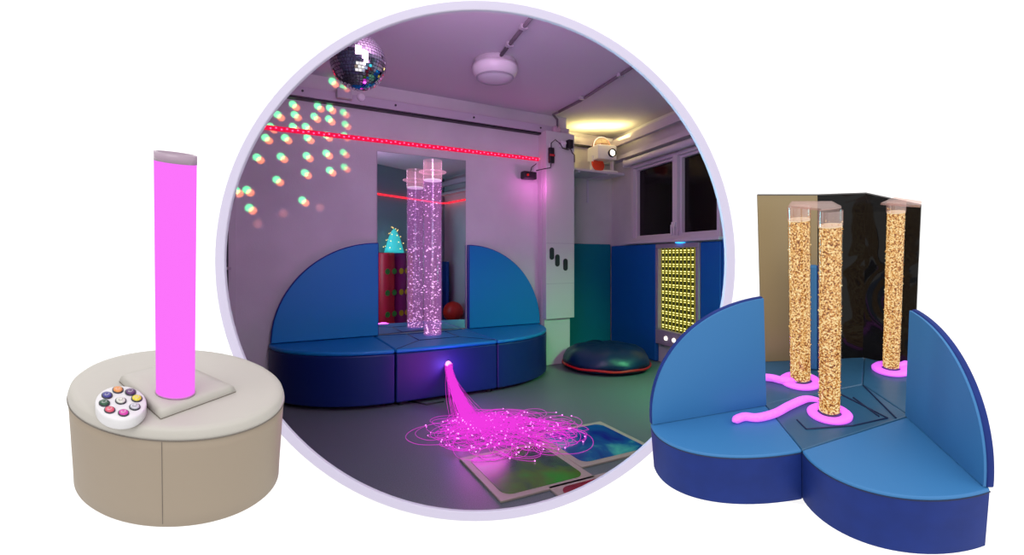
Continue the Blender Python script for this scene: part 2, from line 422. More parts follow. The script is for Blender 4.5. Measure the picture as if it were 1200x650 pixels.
t = thing('black_plug', 'black plug beside the white plug at the top of the boxing', 'plug', RA(u,.17,z))
MB().box((0,0,0),(.055,.06,.085)).build('body', BLACK, t, bevel=.008)
MB().tube([(.01,0,-.04),(.03,0,-.08),(.06,.0,-.10),(.065,.01,-.17)], .005, 6).build('cord', BLACK, t, smooth=True)

# ------------------------------------------------------------------ shelf and projector in the corner
zs = 1.05+(CY-203)/F*5.0
d0 = 5.05
SHU = RMI @ (CAM+ray(700, 199)*5.05)
SHELFM = mat('shelf_white', (.6,.56,.66), .5)
u1 = wallpx(675, 200, -VC if False else .05)[0]
su0, su1 = ucol+.02, UC-.15
SHV = .02; shz = wallpx(703, 201, -SHV)[1]; shd = -VC-SHV
t = thing('wall_shelf', 'white corner shelf on brackets holding a projector', 'shelf', RA((su0+su1)/2, -(SHV+shd/2), shz))
wd = su1-su0
MB().box((0,0,0),(wd,shd-.004,.025)).build('board', SHELFM, t, bevel=.004)
for x in (-wd*.28, wd*.22):
    MB().box((x,shd/2-.008,-.15),(.025,.012,.28)).box((x,.0,-.02),(.025,shd-.03,.014)).build('bracket', SHELFM, t, bevel=.002)
def onshelf(x): # u from pixel column at v=.0
    return wallpx(x, 180, -.16)[0]
up = onshelf(706)
t = thing('projector', 'white effect projector with a lit lens standing on the corner shelf', 'projector', RA(up, -.17, shz+.0135, -.15))
z0 = .13
for x in (-.13,.13): MB().box((x,.0,z0/2+.03),(.02,.05,z0+.06)).build('stand_leg', WHITEP, t, bevel=.003)
MB().box((0,0,.006),(.28,.12,.012)).build('stand_base', WHITEP, t, bevel=.003)
MB().box((0.0,0,z0+.09),(.24,.24,.16)).build('body', WHITEP, t, bevel=.012)
MB().lathe([(.045,0),(.045,.03),(.034,.03),(.034,.01)], M=Matrix.Rotation(PI/2,3,'X'), c=(.05,-.12,z0+.08), n=24).build('lens_barrel', BLACK, t)
MB().ball((.05,-.137,z0+.08), .032, 16, 10, (1,.4,1)).build('lens', emis('lens_glow',(1,.85,.65),6), t, smooth=True)
MB().lathe([(.105*math.cos(a),.105*math.sin(a)) for a in [PI/2*i/8 for i in range(8)]]+[(.004,.105)], c=(-.01,0,z0+.168), n=32).build('effect_wheel_dome', clear('amber_dome',(.75,.5,.35),.18,.1,(1,.55,.2),.10), t, smooth=True)
MB().tube([(-.01+.107*math.cos(a),-.02,z0+.168+.107*math.sin(a)) for a in [PI*i/24 for i in range(25)]], .006, 8).build('dome_rim', emis('rim_glow',(1,.75,.5),1.6), t, smooth=True)
m = MB().lathe([(.085,0),(.085,.012)], M=Matrix.Rotation(PI/2-.25,3,'X'), c=(0,0,.085), n=32)
tag(m.build('effect_wheel', mat('red_wheel',(.75,.06,.02),.4), M=RA(onshelf(701),-.17,shz+.027)), 'orange-red effect wheel leaning under the projector', 'effect wheel')
tag(MB().lathe([(.11,0),(.13,.008),(.13,.02),(.11,.026)], n=32).build('white_disc_case', WHITEP, M=RA(min(onshelf(730),su1-.14),-.17,shz+.0135)), 'flat white disc lying at the right end of the shelf', 'disc')
# roller blind over windows
z1 = rwpx(742, 190, .06)[1]
t = thing('roller_blind', 'rolled-up white roller blind above the windows', 'blind', SA((s0+s1)/2,.09,z1))
MB().lathe([(.035,-(s1-s0)/2-.02),(.035,(s1-s0)/2+.02)], M=Matrix.Rotation(PI/2,3,'Y'), n=20).build('roll', FRAME, t, smooth=False)
for x in (-(s1-s0)/2-.025,(s1-s0)/2+.025): MB().box((x,.03,0),(.01,.11,.08)).build('bracket', WHITEP, t)

# ------------------------------------------------------------------ wall pads
def pad(M, wid, h, label, m_, th=.05):
    o = MB().box((wid/2, -th/2, h/2), (wid-.006, th, h)).build('wall_pad', m_, M=M, bevel=.015); return tag(o, label, 'wall pad', 'padded wall panels')
hp = rwpx(722, 286)[1]
pad(RA(ucol+.005, VC+.001, 0), UC-ucol-.06, hp+.0, 'teal-lit padded wall panel in the corner behind the round cushion', PADT)
sa = rwpx(768, 300, .05)[0]; sb = rwpx(820, 300, .05)[0]; scx = rwpx(845, 300, .05)[0]
pad(SA(.06,.001,0), sa-.06, zb-.04, 'wide blue padded wall panel between the corner and the yellow light panel', PADB)
pad(SA(sb,.001,0), scx-sb, zb-.04, 'blue padded wall panel just right of the yellow light panel', PADB)
pad(SA(scx,.001,0), .75, zb-.04+.03, 'blue padded wall panel at the right rim of the round opening', PADB)
# wall pad behind the light panel (recess)
# ------------------------------------------------------------------ infinity light panel
a_, zT = rwpx(768, 286, .06); b_, _ = rwpx(819, 300, .06); zB = rwpx(769, 402, .06)[1]
t = thing('infinity_mirror_light', 'tall grey-framed infinity panel glowing with rows of yellow lights', 'light panel', SA((a_+b_)/2,.002,(zT+zB)/2))
W = b_-a_; H = zT-zB
FR = mat('panel_frame', (.33,.29,.36), .5)
zc = H/2; bw = .045; bot = .15
MB().box((0,-.03,zc-bw/2),(W,.06,bw)).box((-W/2+bw/2,-.03,(bot-bw)/2),(bw,.06,H-bot-bw)).box((W/2-bw/2,-.03,(bot-bw)/2),(bw,.06,H-bot-bw)).box((0,-.03,-H/2+bot/2),(W,.06,bot)).build('frame', FR, t, bevel=.008)
gz0 = -H/2+bot; gz1 = H/2-bw; gw = W-2*bw
MB().box((0,-.01,(gz0+gz1)/2),(gw,.012,gz1-gz0)).build('dark_glass', mat('panel_green_glass',(.03,.06,.03),.1,spec=.6,emit=(.5,.42,.02),es=.06), t)
YL = emis('yellow_led', (1.0,.85,.25), 2.6); YL2 = emis('olive_led', (.75,.66,.03), .5)
m = MB(); nr = 12; ncl = 10
for r in range(nr):
    for c in range(ncl):
        x = -gw/2+gw*(c+.5)/ncl; z = gz0+(gz1-gz0)*(r+.5)/nr
        m.cur = 0; m.box((x,-.019,z+.012),(gw/ncl*.42,.004,.008)); m.box((x,-.019,z-.010),(gw/ncl*.36,.004,.006))
        m.cur = 1; m.box((x,-.018,z),(gw/ncl*.18,.003,.030))
for c in range(ncl+1):
    x = -gw/2+gw*c/ncl
    m.cur = 1; m.box((x,-.018,(gz0+gz1)/2),(.004,.003,gz1-gz0))
o = m.build('lights', [YL, YL2], t); o['kind'] = 'stuff'
for x in (-.14+.06, -.02+.06):
    MB().lathe([(.022,0),(.02,.012),(.008,.016)], M=Matrix.Rotation(PI/2,3,'X'), c=(x-.06,-.06,-H/2+bot/2), n=20).build('round_button', emis('button_glow',(1,.9,.8),1.6), t)
MB().box((0,-.03,-H/2-.08),(.08,.04,.16)).build('stand', FR, t)
t2 = thing('blue_spot_lamp', 'small blue glowing lamp on the sill above the yellow light panel', 'lamp', SA(rwpx(795,281,.08)[0],.06,zb-.02))
MB().lathe([(.05,-.016),(.05,-.004)], n=20).build('housing', GREYP, t2)
MB().lathe([(.045,-.022),(.045,-.0165)], n=20).build('blue_lens', emis('blue_glow',(.02,.3,1),4), t2)

# ------------------------------------------------------------------ sofa seats in the room
SZ = .41
def arc(cx, cy, rx, ry, a0, a1, n=20): return [(cx+rx*math.cos(a0+(a1-a0)*i/n), cy+ry*math.sin(a0+(a1-a0)*i/n)) for i in range(n+1)]
ML_, MR_ = -.43, .37
def seat(name, label, pts, lip=.012):
    t = thing(name, label, 'seat block', RA(0,0,0), 'blue padded seat blocks')
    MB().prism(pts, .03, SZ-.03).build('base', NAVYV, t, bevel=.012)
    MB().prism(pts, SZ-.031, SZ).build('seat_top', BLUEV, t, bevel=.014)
    return t
g = .006
lp = [(ML_-g,-.005),(ML_-g,-.70)]+arc(ML_-g,0,.775,.70,-PI/2,-PI,20)[1:-1]+[(ML_-g-.775,-.005)]
sl = seat('seat_block', 'quarter-round blue padded seat block at the left of the room mirror', lp)
ce = [(ML_,-.005),(ML_,-.705),(MR_,-.705),(MR_,-.005)]
sc_ = seat('seat_block', 'square blue padded centre block carrying the pink bubble tube', ce)
rp_ = [(MR_+g,-.005),(MR_+g,-.70)]+arc(MR_+g,0,.79,.70,-PI/2,0,20)[1:-1]+[(MR_+g+.79,-.005)]
sr_ = seat('seat_block', 'quarter-round blue padded seat block at the right of the room mirror', rp_)
for t, P in ((sl, [(-1.0,-.3),(-.5,-.6),(-.5,-.1)]), (sc_, [(-.38,-.65),(.32,-.65),(.32,-.1),(-.38,-.1)]), (sr_, [(.45,-.62),(.95,-.35),(.45,-.1)])):
    for x, y in P: MB().lathe([(.022,0),(.025,.032)], c=(x,y,0), n=12).build('foot', BLACK, t)
# seams on the centre block
m = MB(); tx = rl(Vector((-.661,3.98,0))); cx0, cy0 = tx.x, tx.y
q = .17
for P in ([(cx0-q,cy0-q),(cx0+q,cy0-q),(cx0+q,cy0+q),(cx0-q,cy0+q),(cx0-q,cy0-q)],): m.tube([(a,b,SZ+.001) for a,b in P], .004, 6)
for sx_, sy_, ex_, ey_ in ((-q,-q,ML_+.01-cx0,-.69-cy0),(q,-q,MR_-.01-cx0,-.69-cy0),(q,q,MR_-.01-cx0,-.02-cy0),(-q,q,ML_+.01-cx0,-.02-cy0)):
    m.tube([(cx0+sx_,cy0+sy_,SZ+.001),(cx0+ex_,cy0+ey_,SZ+.001)], .003, 6)
m.build('seam', NAVYV, sc_, smooth=True)
def board(label, x0, sign, r, hz):
    t = thing('backrest_pad', label, 'backrest', RM @ Matrix.Translation((x0,-.006,SZ+.002)), 'quarter-round backrest pads')
    pts = [(0,0)]+[(sign*r*math.cos(PI/2*i/24), hz*math.sin(PI/2*i/24)) for i in range(25)]
    MM = Matrix.Rotation(PI/2,4,'X')
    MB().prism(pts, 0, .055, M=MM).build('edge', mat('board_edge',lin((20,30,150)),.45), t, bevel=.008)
    pts2 = [(p[0]*.985+sign*.006, p[1]*.985+.004) for p in pts]
    MB().prism(pts2, .050, .062, M=MM).build('face', BLUEV, t, bevel=.006)
board('blue quarter-round backrest pad on the left side of the room mirror', -.40, -1, .80, .77)
board('blue quarter-round backrest pad on the right side of the room mirror', .41, 1, .765, .765)
# wall mirror
t = thing('wall_mirror', 'tall rectangular mirror on the back wall behind the pink bubble tube', 'mirror', RA(0,.001,SZ+.004))
MB().box((0,-.006,.768),(.80,.01,1.532)).build('glass', MIRROR, t)
MB().box((0,-.003,.768),(.81,.005,1.542)).build('backing', GREYP, t)

# ------------------------------------------------------------------ bubble tubes
def bubble_tube(label, M, r, H, cap, mats, n, flange=None, bs=1.0, group=None, flat=None):
    shell, liquid, bub, capm = mats[:4]
    t = thing('bubble_tube', label, 'bubble tube', M, group)
    MB().lathe([(r,0),(r,H-cap)], n=36, caps=False).build('tube', shell, t, smooth=True)
    MB().lathe([(r*.9,.004),(r*.9,H-cap)], n=32).build('water', liquid, t, smooth=False)
    m = MB()
    for i in range(n):
        z = (random.random()**(1.25 if flange else 1))*(H-cap*1.15)+.01; a = random.random()*2*PI; rr = r*(.93*math.sqrt(random.random()) if flange else random.uniform(.88,.95))
        b = r*(.025+.07*random.random()**2.2)*bs
        m.ball((rr*math.cos(a), rr*math.sin(a), z), b, 6, 4, (1.15,1.15,.75))
    o = m.build('bubbles', bub, t, smooth=True); o['kind'] = 'stuff'
    MB().lathe([(r*1.0,H-cap),(r*1.0,H)], n=36, caps=False).build('clear_top', capm, t, smooth=True)
    MB().lathe([(r*.93,H-cap-r*.12),(r*.93,H-cap+.001)], n=32).build('foam_line', mats[3] if len(mats) < 5 else mats[4], t)
    if flange:
        MB().lathe([(r*1.02,H-flange),(r*1.45,H-flange),(r*1.45,H-flange+.008),(r*1.02,H-flange+.008)], n=36, caps=False).build('holder_plate', capm, t)
    return t
PK = (1.0,.55,.95)
sh = clear('tube_acrylic_pink', (.93,.85,.94), .06, .05, (.8,.35,.85), .04)
lq = clear('tube_water_pink', (.80,.66,.85), .02, .1, (.85,.34,.80), .15)
bb = emis('tube_bubbles_pink', (1.0,.66,.95), 1.7)
cp = clear('tube_top_pink', (.85,.7,.8), .12, .1, (.95,.45,.65), .26)
fo = emis('foam_pink', (1,.75,.98), 1.0)
tH = (CY-189)/F*3.98+EYE-SZ
bubble_tube('tall clear bubble tube glowing pink on the blue centre block', Matrix.Translation((-.661,3.98,SZ+.006)), .078, tH, .16, (sh,lq,bb,cp,fo), 430, flange=.10)
def plight(name, loc, col, e, r=.05):
    l = bpy.data.lights.new(name, 'POINT'); l.color = col; l.energy = e; l.shadow_soft_size = r
    o = bpy.data.objects.new(name, l); C.objects.link(o); o.location = loc; return o
def alight(name, loc, tgt, col, e, sx, sy, spread=PI):
    l = bpy.data.lights.new(name, 'AREA'); l.color = col; l.energy = e; l.shape = 'RECTANGLE'; l.size = sx; l.size_y = sy; l.spread = spread
    o = bpy.data.objects.new(name, l); C.objects.link(o); o.location = loc; o.rotation_euler = (Vector(tgt)-Vector(loc)).to_track_quat('-Z','Y').to_euler(); return o
def spot(name, loc, tgt, col, e, ang, blend=.5, r=0.0):
    l = bpy.data.lights.new(name, 'SPOT'); l.color = col; l.energy = e; l.spot_size = ang; l.spot_blend = blend; l.shadow_soft_size = r
    o = bpy.data.objects.new(name, l); C.objects.link(o); o.location = loc; o.rotation_euler = (Vector(tgt)-Vector(loc)).to_track_quat('-Z','Y').to_euler(); return o

# ------------------------------------------------------------------ fibre optic strands
u0, z0 = wallpx(525, 426, .706)
hole = RM @ Vector((u0, -.712, z0))
base = RM @ Matrix.Translation((u0,-.712,0))
fib = thing('fibre_optic_bundle', 'glowing magenta fibre optic strands spilling from the centre block onto the floor', 'fibre optic light', Matrix.Translation((hole.x, hole.y, 0)))
land = floorpx(545, 496); pile = floorpx(592, 508)
cu = bpy.data.curves.new('strands', 'CURVE'); cu.dimensions = '3D'; cu.bevel_depth = .00105; cu.bevel_resolution = 0; cu.resolution_u = 1
tips = MB(); H0 = Vector((hole.x, hole.y, 0)); ex = [0]*2
NS = 230
for i in range(NS):
    outl = i % 9 == 0
    sp = random.gauss(0, .045); lp2 = land+Vector((sp+.02, random.gauss(0,.06), .0))+ (pile-land)*random.random()*.35
    pts = []
    spread0 = Vector((random.gauss(0,.010), 0, random.gauss(0,.006))); mx = random.gauss(0,.018)
    out = (lp2-H0).normalized()
    for k in range(9):
        s = k/8; h = z0*(1-s)**1.25
        near = H0.lerp(lp2, .30)+Vector((-.02+mx,0,0)); b2 = H0*(1-s)**2+near*2*s*(1-s)+lp2*s*s; xy = b2
        pts.append(Vector((xy.x, xy.y, max(.017, h)))+spread0*(1-s))
    sg = random.choice((-1,1)); q_ = random.random()*2*PI; rad_ = math.sqrt(random.random())
    tgt = pile+Vector((math.cos(q_)*.40*rad_, math.sin(q_)*.34*rad_, 0))
    r0_ = random.uniform(.04,.15)
    if outl: tgt = pile+Vector((math.cos(q_)*.36, math.sin(q_)*.26, 0)); r0_ = random.uniform(.12,.24)
    turns = random.uniform(.7,1.9) if not outl else random.uniform(.5,1.1); a0 = random.random()*2*PI; el = random.uniform(.55,1.0); ea = random.random()*PI
    zz = random.random()*.09; ph = random.random()*9; off0 = None; nst = int(26+turns*22)
    for k in range(1, nst+1):
        s = k/nst; c_ = lp2.lerp(tgt, min(1, s*1.7)**.8); ang_ = a0+sg*turns*2*PI*s; g2 = min(1, s*3.0); g2 = g2*g2*(3-2*g2)
        x_ = math.cos(ang_)*r0_*g2; y_ = math.sin(ang_)*r0_*g2*el
        p = c_+Vector((x_*math.cos(ea)-y_*math.sin(ea), x_*math.sin(ea)+y_*math.cos(ea), 0))
        toc = pile-p; dc = Vector((toc.x/.45, toc.y/.40, 0)).length
        pts.append(Vector((p.x, p.y, .017+zz*(.5+.5*math.sin(ph+k*.25))*max(0, 1-dc))))
    s_ = cu.splines.new('POLY'); s_.points.add(len(pts)-1)
    for q_, pt in zip(s_.points, pts): q_.co = (*(pt-H0), 1)
    if i % 2 == 0 or outl: tips.ball(pts[-1]-H0+Vector((0,0,.002)), .0042, 6, 4)
    if i % 5 == 0:
        for _ in range(1): tips.ball(random.choice(pts[8:])-H0, .003, 6, 4)
cu.materials.append(emis('fibre_magenta', (.93,.045,.80), .95))
so = bpy.data.objects.new('strands', cu); C.objects.link(so); so.parent = fib; so['kind'] = 'stuff'
o = tips.build('strand_tips', emis('fibre_tip', (1,.25,.95), 2.5), fib); o['kind'] = 'stuff'
MB().lathe([(.022,0),(.02,.02)], M=Matrix.Rotation(PI/2,3,'X'), n=16).build('outlet', emis('outlet_glow',(1,.3,1),2.5), fib, M=RM @ Matrix.Translation((u0,-.708,z0)))
plight('fibre_glow', (land.x+.12, land.y-.02, .16), (1,.08,.9), 8, .18)
plight('fibre_glow_top', tuple(hole+NB*.13+Vector((0,0,-.03))), (.22,.10,1), 1.7, .03)

# power cable under the centre block
c0, c1, c2 = floorpx(477,470), floorpx(500,474), floorpx(520,471)
tag(MB().tube([c0+Vector((0,0,.005)), c1+Vector((0,-.01,.005)), c2+Vector((0,0,.005))], .005, 6).build('extension_lead', BLACK, smooth=True), 'thin black cable on the floor under the centre seat block', 'cable')

# ------------------------------------------------------------------ liquid floor tiles
TB = mat('tile_border', lin((175,160,150)), .5)
def liquid(name, c1, c2, c3, sc_=3):
    m = bpy.data.materials.new(name); m.use_nodes = True; nt = m.node_tree; b = nt.nodes['Principled BSDF']; b.inputs['Roughness'].default_value = .22
    tc = nt.nodes.new('ShaderNodeTexCoord'); n = nt.nodes.new('ShaderNodeTexNoise'); n.inputs['Scale'].default_value = sc_; n.inputs['Detail'].default_value = 6; n.inputs['Distortion'].default_value = .6
    r = nt.nodes.new('ShaderNodeValToRGB'); e = r.color_ramp.elements
    e[0].position = .35; e[0].color = (*c1,1); e[1].position = .68; e[1].color = (*c3,1); k = e.new(.52); k.color = (*c2,1)
    nt.links.new(tc.outputs['Object'], n.inputs['Vector']); nt.links.new(n.outputs['Fac'], r.inputs[0]); nt.links.new(r.outputs[0], b.inputs['Base Color']); return m
def rounded(w_, h_, r, n=6):
    P = []
    for cx_, cy_, a in ((w_/2-r,h_/2-r,0),(-w_/2+r,h_/2-r,PI/2),(-w_/2+r,-h_/2+r,PI),(w_/2-r,-h_/2+r,1.5*PI)):
        for i in range(n+1): P.append((cx_+r*math.cos(a+PI/2*i/n), cy_+r*math.sin(a+PI/2*i/n)))
    return P
def tile(label, corner, ax, ay, w_, h_, m_):
    c = corner+ax*w_/2+ay*h_/2
    M = Matrix.Translation((c.x,c.y,.001)) @ Matrix.Rotation(math.atan2(ax.y,ax.x),4,'Z')
    t = thing('liquid_floor_tile', label, 'floor tile', M, 'liquid-filled floor tiles')
    MB().box((0,0,.005),(w_,h_,.010)).build('border', TB, t, bevel=.002)
    MB().prism(rounded(w_-.07,h_-.07,.05), .0095, .012).build('liquid_face', m_, t)
A = floorpx(587,590); Bc = floorpx(703,560); Cc = floorpx(535,545)
ax = (Bc-A).normalized(); ay = Vector((-ax.y, ax.x, 0)); wT = .50
tile('green liquid floor tile partly under the magenta fibres', A, ax, ay, wT, wT, liquid('green_liquid', lin((20,60,60)), lin((70,110,20)), lin((20,150,20))))
tile('blue-green liquid floor tile at the right of the green one', A+ax*(wT+.005)+ay*.12, ax, ay, wT, wT, liquid('blue_liquid', lin((8,25,130)), lin((10,90,150)), lin((80,190,170)), 4))
tile('dark red liquid floor tile at the lower rim of the round opening', floorpx(642,573)-ay*wT, ax, ay, wT, wT, liquid('red_liquid', lin((110,10,35)), lin((150,25,50)), lin((90,50,80))))

# ------------------------------------------------------------------ round floor cushion
cc = floorpx(710, 430)
t = thing('floor_cushion', 'large round dark blue floor cushion with red edge in the corner', 'cushion', Matrix.Translation((cc.x,cc.y,0)))
CR = 50/F*cc.y
BB = mat('cushion_vinyl', lin((0,36,75)), .42, bump=.5, bscale=9, spec=.5)
MB().lathe([(.02,.0),(CR*.7,.001),(CR*.93,.02),(CR,.055)], n=48).build('underside', BB, t, smooth=True)
pr = [(CR*1.0,.056),(CR*.985,.10),(CR*.9,.16),(CR*.72,.205),(CR*.5,.225),(CR*.25,.232),(.01,.228)]
mb = MB().lathe(pr, n=48)
vv = []
for (x,y,z) in mb.v:
    a = math.atan2(y,x); r = math.hypot(x,y)/CR
    vv.append((x*(1+.012*math.sin(9*a)), y*(1+.012*math.sin(9*a)), z+.010*math.sin(7*a+1)*r+.012*math.sin(11*a)*r*(1-r)))
mb.v = vv; mb.build('cover', BB, t, smooth=True)
MB().tube([(CR*1.005*math.cos(2*PI*i/48),CR*1.005*math.sin(2*PI*i/48),.05+.004*math.sin(i)) for i in range(48)], .011, 8, closed=True).build('red_edge', mat('red_vinyl',lin((190,20,30)),.5), t, smooth=True)

# ------------------------------------------------------------------ things seen in the mirror
REDV = mat('red_vinyl_spotted', lin((205,30,55)), .5); PURV = mat('purple_vinyl', lin((150,35,120)), .5); YELV = mat('yellow_vinyl', lin((220,190,30)), .5)
BLUV = mat('blue_reflected', lin((10,70,150)), .5); GRN = mat('green_spot', lin((60,160,60)), .5)
def mir(x, y, zz=None, yy=None, ss=None):
    """follow the line of sight through the mirror to the plane y=yy"""
    d = ray(x, y); nb = NB; t = ((.012)-(CAM-P0).dot(nb))/d.dot(nb); p = CAM+d*t; r = d-2*d.dot(nb)*nb
    k = (yy-p.y)/r.y; return p+r*k
def spots(parent, w_, h_, th, seed, m_):
    for i in range(3):
        for j in range(2):
            MB().lathe([(.045,0),(.045,.004)], M=Matrix.Rotation(-PI/2,3,'X'), c=(-w_/2+w_*(.25+.5*j),th/2,.22+.32*i), n=16).build('spot', m_, parent)
defs = [(444,460,REDV,GRN,'red spotted padded roll against the far wall, seen in the mirror'),(461,474,PURV,YELV,'purple spotted padded roll against the far wall, seen in the mirror'),(475,479,YELV,REDV,'yellow padded roll against the far wall, seen in the mirror'),(519,542,BLUV,GRN,'blue padded block against the far wall, seen in the mirror')]
for x0_, x1_, m_, sm_, lb in defs:
    yy = 1.62; a = mir(x0_, 330, yy=yy); b = mir(x1_, 330, yy=yy); xx = sorted((a.x, b.x)); w_ = xx[1]-xx[0]
    ztop = 1.14 if m_ is not BLUV else 1.0
    if m_ is BLUV: xx[1] = min(xx[1], 2.52); w_ = xx[1]-xx[0]
    t = thing('padded_roll', lb, 'soft play pad', Matrix.Translation(((xx[0]+xx[1])/2, yy-.03, 0)), 'soft play pads seen in the mirror')
    P = rounded(max(w_,.08)-.01, .28, min(.1, max(w_,.08)*.45))
    MB().prism(P, 0, ztop).build('body', m_, t, bevel=.02)
    if w_ > .15: spots(t, w_, ztop, .28, 3, sm_)
bl = mir(531, 366, yy=2.0)
t = thing('red_ball', 'red play ball on the floor, seen low in the mirror', 'ball', Matrix.Translation((bl.x,2.0,.17)))
MB().ball((0,0,0),.17,28,18).build('skin', mat('red_ball_rubber',lin((200,40,30)),.4), t, smooth=True)
cn = mir(463, 282, yy=1.62)
t = thing('cone_lamp', 'glowing turquoise cone lamp on top of the spotted pads, seen in the mirror', 'lamp', Matrix.Translation((cn.x,1.6,1.142)))
MB().lathe([(.15,0),(.13,.08),(.09,.22),(.045,.32),(.01,.37)], n=24).build('shade', mat('cyan_shade',(.1,.5,.5),.5,emit=(.03,.75,.75),es=.6), t, smooth=True)
m = MB()
for i in range(26):
    a = i*.9; h = .38*i/26; rr = .16*(1-i/26)+.03; m.ball((rr*math.cos(a), rr*math.sin(a), h+.03), .007, 6, 4)
o = m.build('fairy_lights', emis('fairy_yellow',(1,.7,.2),3), t); o['kind'] = 'stuff'

# ------------------------------------------------------------------ lights of the room, with added coloured fills that have no seen fixture
rc = Vector((.2,2.6,2.2))
alight('added_purple_fill', (-.3,1.75,2.25), (.2,4.6,1.2), (1.0,.60,.93), 8.0, .8, .4)
alight('added_ceiling_fill', (0,1.62,1.95), (.0,2.9,2.5), (.95,.50,1.0), 13, .6, .6)
alight('green_wash', (2.05,3.2,.9), (1.2,5.2,.3), (.1,1.0,.55), 3.0, .4, .4)
alight('green_floor', (2.1,3.0,1.5), (1.2,3.7,0), (.2,1.0,.35), 15, .3, .3, 1.6)
u_, z_ = UC-.35, 2.16
pw = RM @ Vector((UC-.45,.06,2.365))
alight('projector_spill', tuple(pw), tuple(pw+Vector((0,-.02,.4))), (1.0,.84,.28), 5.0, .6, .22)
alight('teal_far', (-.4,1.7,.9), (2.3,1.6,1.6), (.25,.85,1.0), 6, .3, .3, 2.0)
alight('pad_blue', (-.3,1.9,1.3), (1.9,4.4,.7), (.3,.55,1.0), 3.2, .5, .5)
plight('red_spill', tuple(RM @ Vector((uR+.07,-.10,2.03))), (1,.05,.35), .5, .03)
plight('added_mag_casing_fill', tuple(RM @ Vector(((uS+uA)/2-.12,-.22,1.75))), (1,.15,.75), 1.6, .05)  # added pink fill for the casing strip
u, z = 0, 0
# coloured reflections of the mirror ball: narrow beams leaving the ball
dots = [(291,224),(326,212),(359,204),(388,201),(405,197),(303,186),(331,185),(361,184),(384,181),(404,180),
        (313,163),(336,163),(345,150),(360,150),(374,126),(388,128),(345,124),(347,136),(370,138),(387,141),(404,133),(406,147),(327,136),
        (294,245),(278,225),(384,160),(405,160),(377,92),(372,85),(391,97),(404,104),(356,236),(362,163),(319,150)]
for i, (x, y) in enumerate(dots):
    d = ray(x, y); tt = (.0-(CAM-P0).dot(NB))/d.dot(NB); W_ = CAM+d*tt
    if W_.z > CH-.03: continue
    D_ = (W_-bp_).normalized(); src = bp_+D_*(BR+.01); dist = (W_-src).length
    k = 1.0 if x < 400 else .5
    e = 100*dist*dist*k
    spot('ball_beam', tuple(src), tuple(W_+DU*-.011+Vector((0,0,.010))), (.08,1,.32), e, .052/dist*1.3, .8)
    spot('ball_beam', tuple(src), tuple(W_+DU*.013-Vector((0,0,.010))), (1,.22,.06), e*.8, .052/dist*1.3, .8)
for (x, y) in ((302,262),(332,250),(375,243)):
    d = ray(x, y); tt = (.0-(CAM-P0).dot(NB))/d.dot(NB); W_ = CAM+d*tt; D_ = (W_-bp_).normalized(); src = bp_+D_*(BR+.01); dist = (W_-src).length
    spot('ball_beam', tuple(src), tuple(W_), (1,.3,.25), 14*dist*dist, .06/dist*1.3, .9)

# ================================================================== display pieces in front of the white wall
class Fr:
    """level frame of a display ramp: tilted towards the viewer"""
    def __init__(s, px, deg, c):
        r = Vector(((px-CX)/F,1,0)).normalized(); a = math.radians(deg)
        s.n = Vector((0,0,1))*math.cos(a)-r*math.sin(a); s.e1 = Vector((r.y,-r.x,0)); s.e2 = s.n.cross(s.e1); s.c = c
        s.o = CAM-s.n*c
        s.M = Matrix.Translation(s.o) @ Matrix((s.e1,s.e2,s.n)).transposed().to_4x4()
    def at(s, x, y, h=0):
        d = ray(x, y); t = (h-s.c)/d.dot(s.n); P = d*t; return (P.dot(s.e1), P.dot(s.e2))
    def hgt(s, xy, x, y):
        """height on the upright through xy seen at row y"""
        lo, hi = -.2, s.c*1.8
        for _ in range(60):
            mid = (lo+hi)/2; P = s.M @ Vector((xy[0],xy[1],mid))-CAM
            yy = CY-F*P.z/P.y
            if yy > y: lo = mid
            else: hi = mid
        return (lo+hi)/2
    def find_h(s, top, bot):
        """block height from an upright edge"""
        b = s.at(*bot); return s.hgt(b, top[0], top[1])
    def T(s, x, y, z=0, rz=0): return s.M @ Matrix.Translation((x,y,z)) @ Matrix.Rotation(rz,4,'Z')

KO = .62
# ---------------- plinth
PF = Fr(206, 15, .50)
h = PF.find_h((206,505),(206,619))
NP = 96; oval = [PF.at(206+127.5*math.cos(2*PI*i/NP), 457+48.5*math.sin(2*PI*i/NP), h) for i in range(NP)]
cxp = sum(p[0] for p in oval)/NP; cyp = sum(p[1] for p in oval)/NP
oval = [(p[0]-cxp, p[1]-cyp) for p in oval]
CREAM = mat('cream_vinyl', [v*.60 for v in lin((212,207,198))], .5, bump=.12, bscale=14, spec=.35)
CREAM_SHADE = mat('cream_vinyl_shaded', [v*.60 for v in lin((182,166,146))], .55, bump=.12, bscale=14, spec=.3)  # same cream, its side shade put into a darker colour
pl = thing('round_plinth', 'round cream padded plinth holding the plain pink light tube', 'plinth', PF.T(cxp, cyp))
def scaled(P, k): return [(a*k, b*k) for a, b in P]
def loft(rings, zs, name, m_, parent):
    n = len(rings[0]); vs = []; fs = []
    for P, z in zip(rings, zs): vs += [(a,b,z) for a,b in P]
    for j in range(len(rings)-1):
        for i in range(n): k = (i+1)%n; fs.append((j*n+i, j*n+k, (j+1)*n+k, (j+1)*n+i))
    fs.append(tuple(range(n))[::-1]); m0 = (len(rings)-1)*n; fs.append(tuple(range(m0, m0+n)))
    return MB().add(vs, fs).build(name, m_, parent, smooth=True)
loft([scaled(oval,k) for k in (.965,.985,.985,.995,1.0)], [0,.003,h*.15,h*.8,h-.012], 'side_cover', CREAM_SHADE, pl)
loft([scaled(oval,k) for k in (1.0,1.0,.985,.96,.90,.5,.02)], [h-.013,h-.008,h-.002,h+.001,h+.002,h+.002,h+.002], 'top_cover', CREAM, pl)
SEAM = mat('seam_grey', [v*.55 for v in lin((140,130,120))], .7)
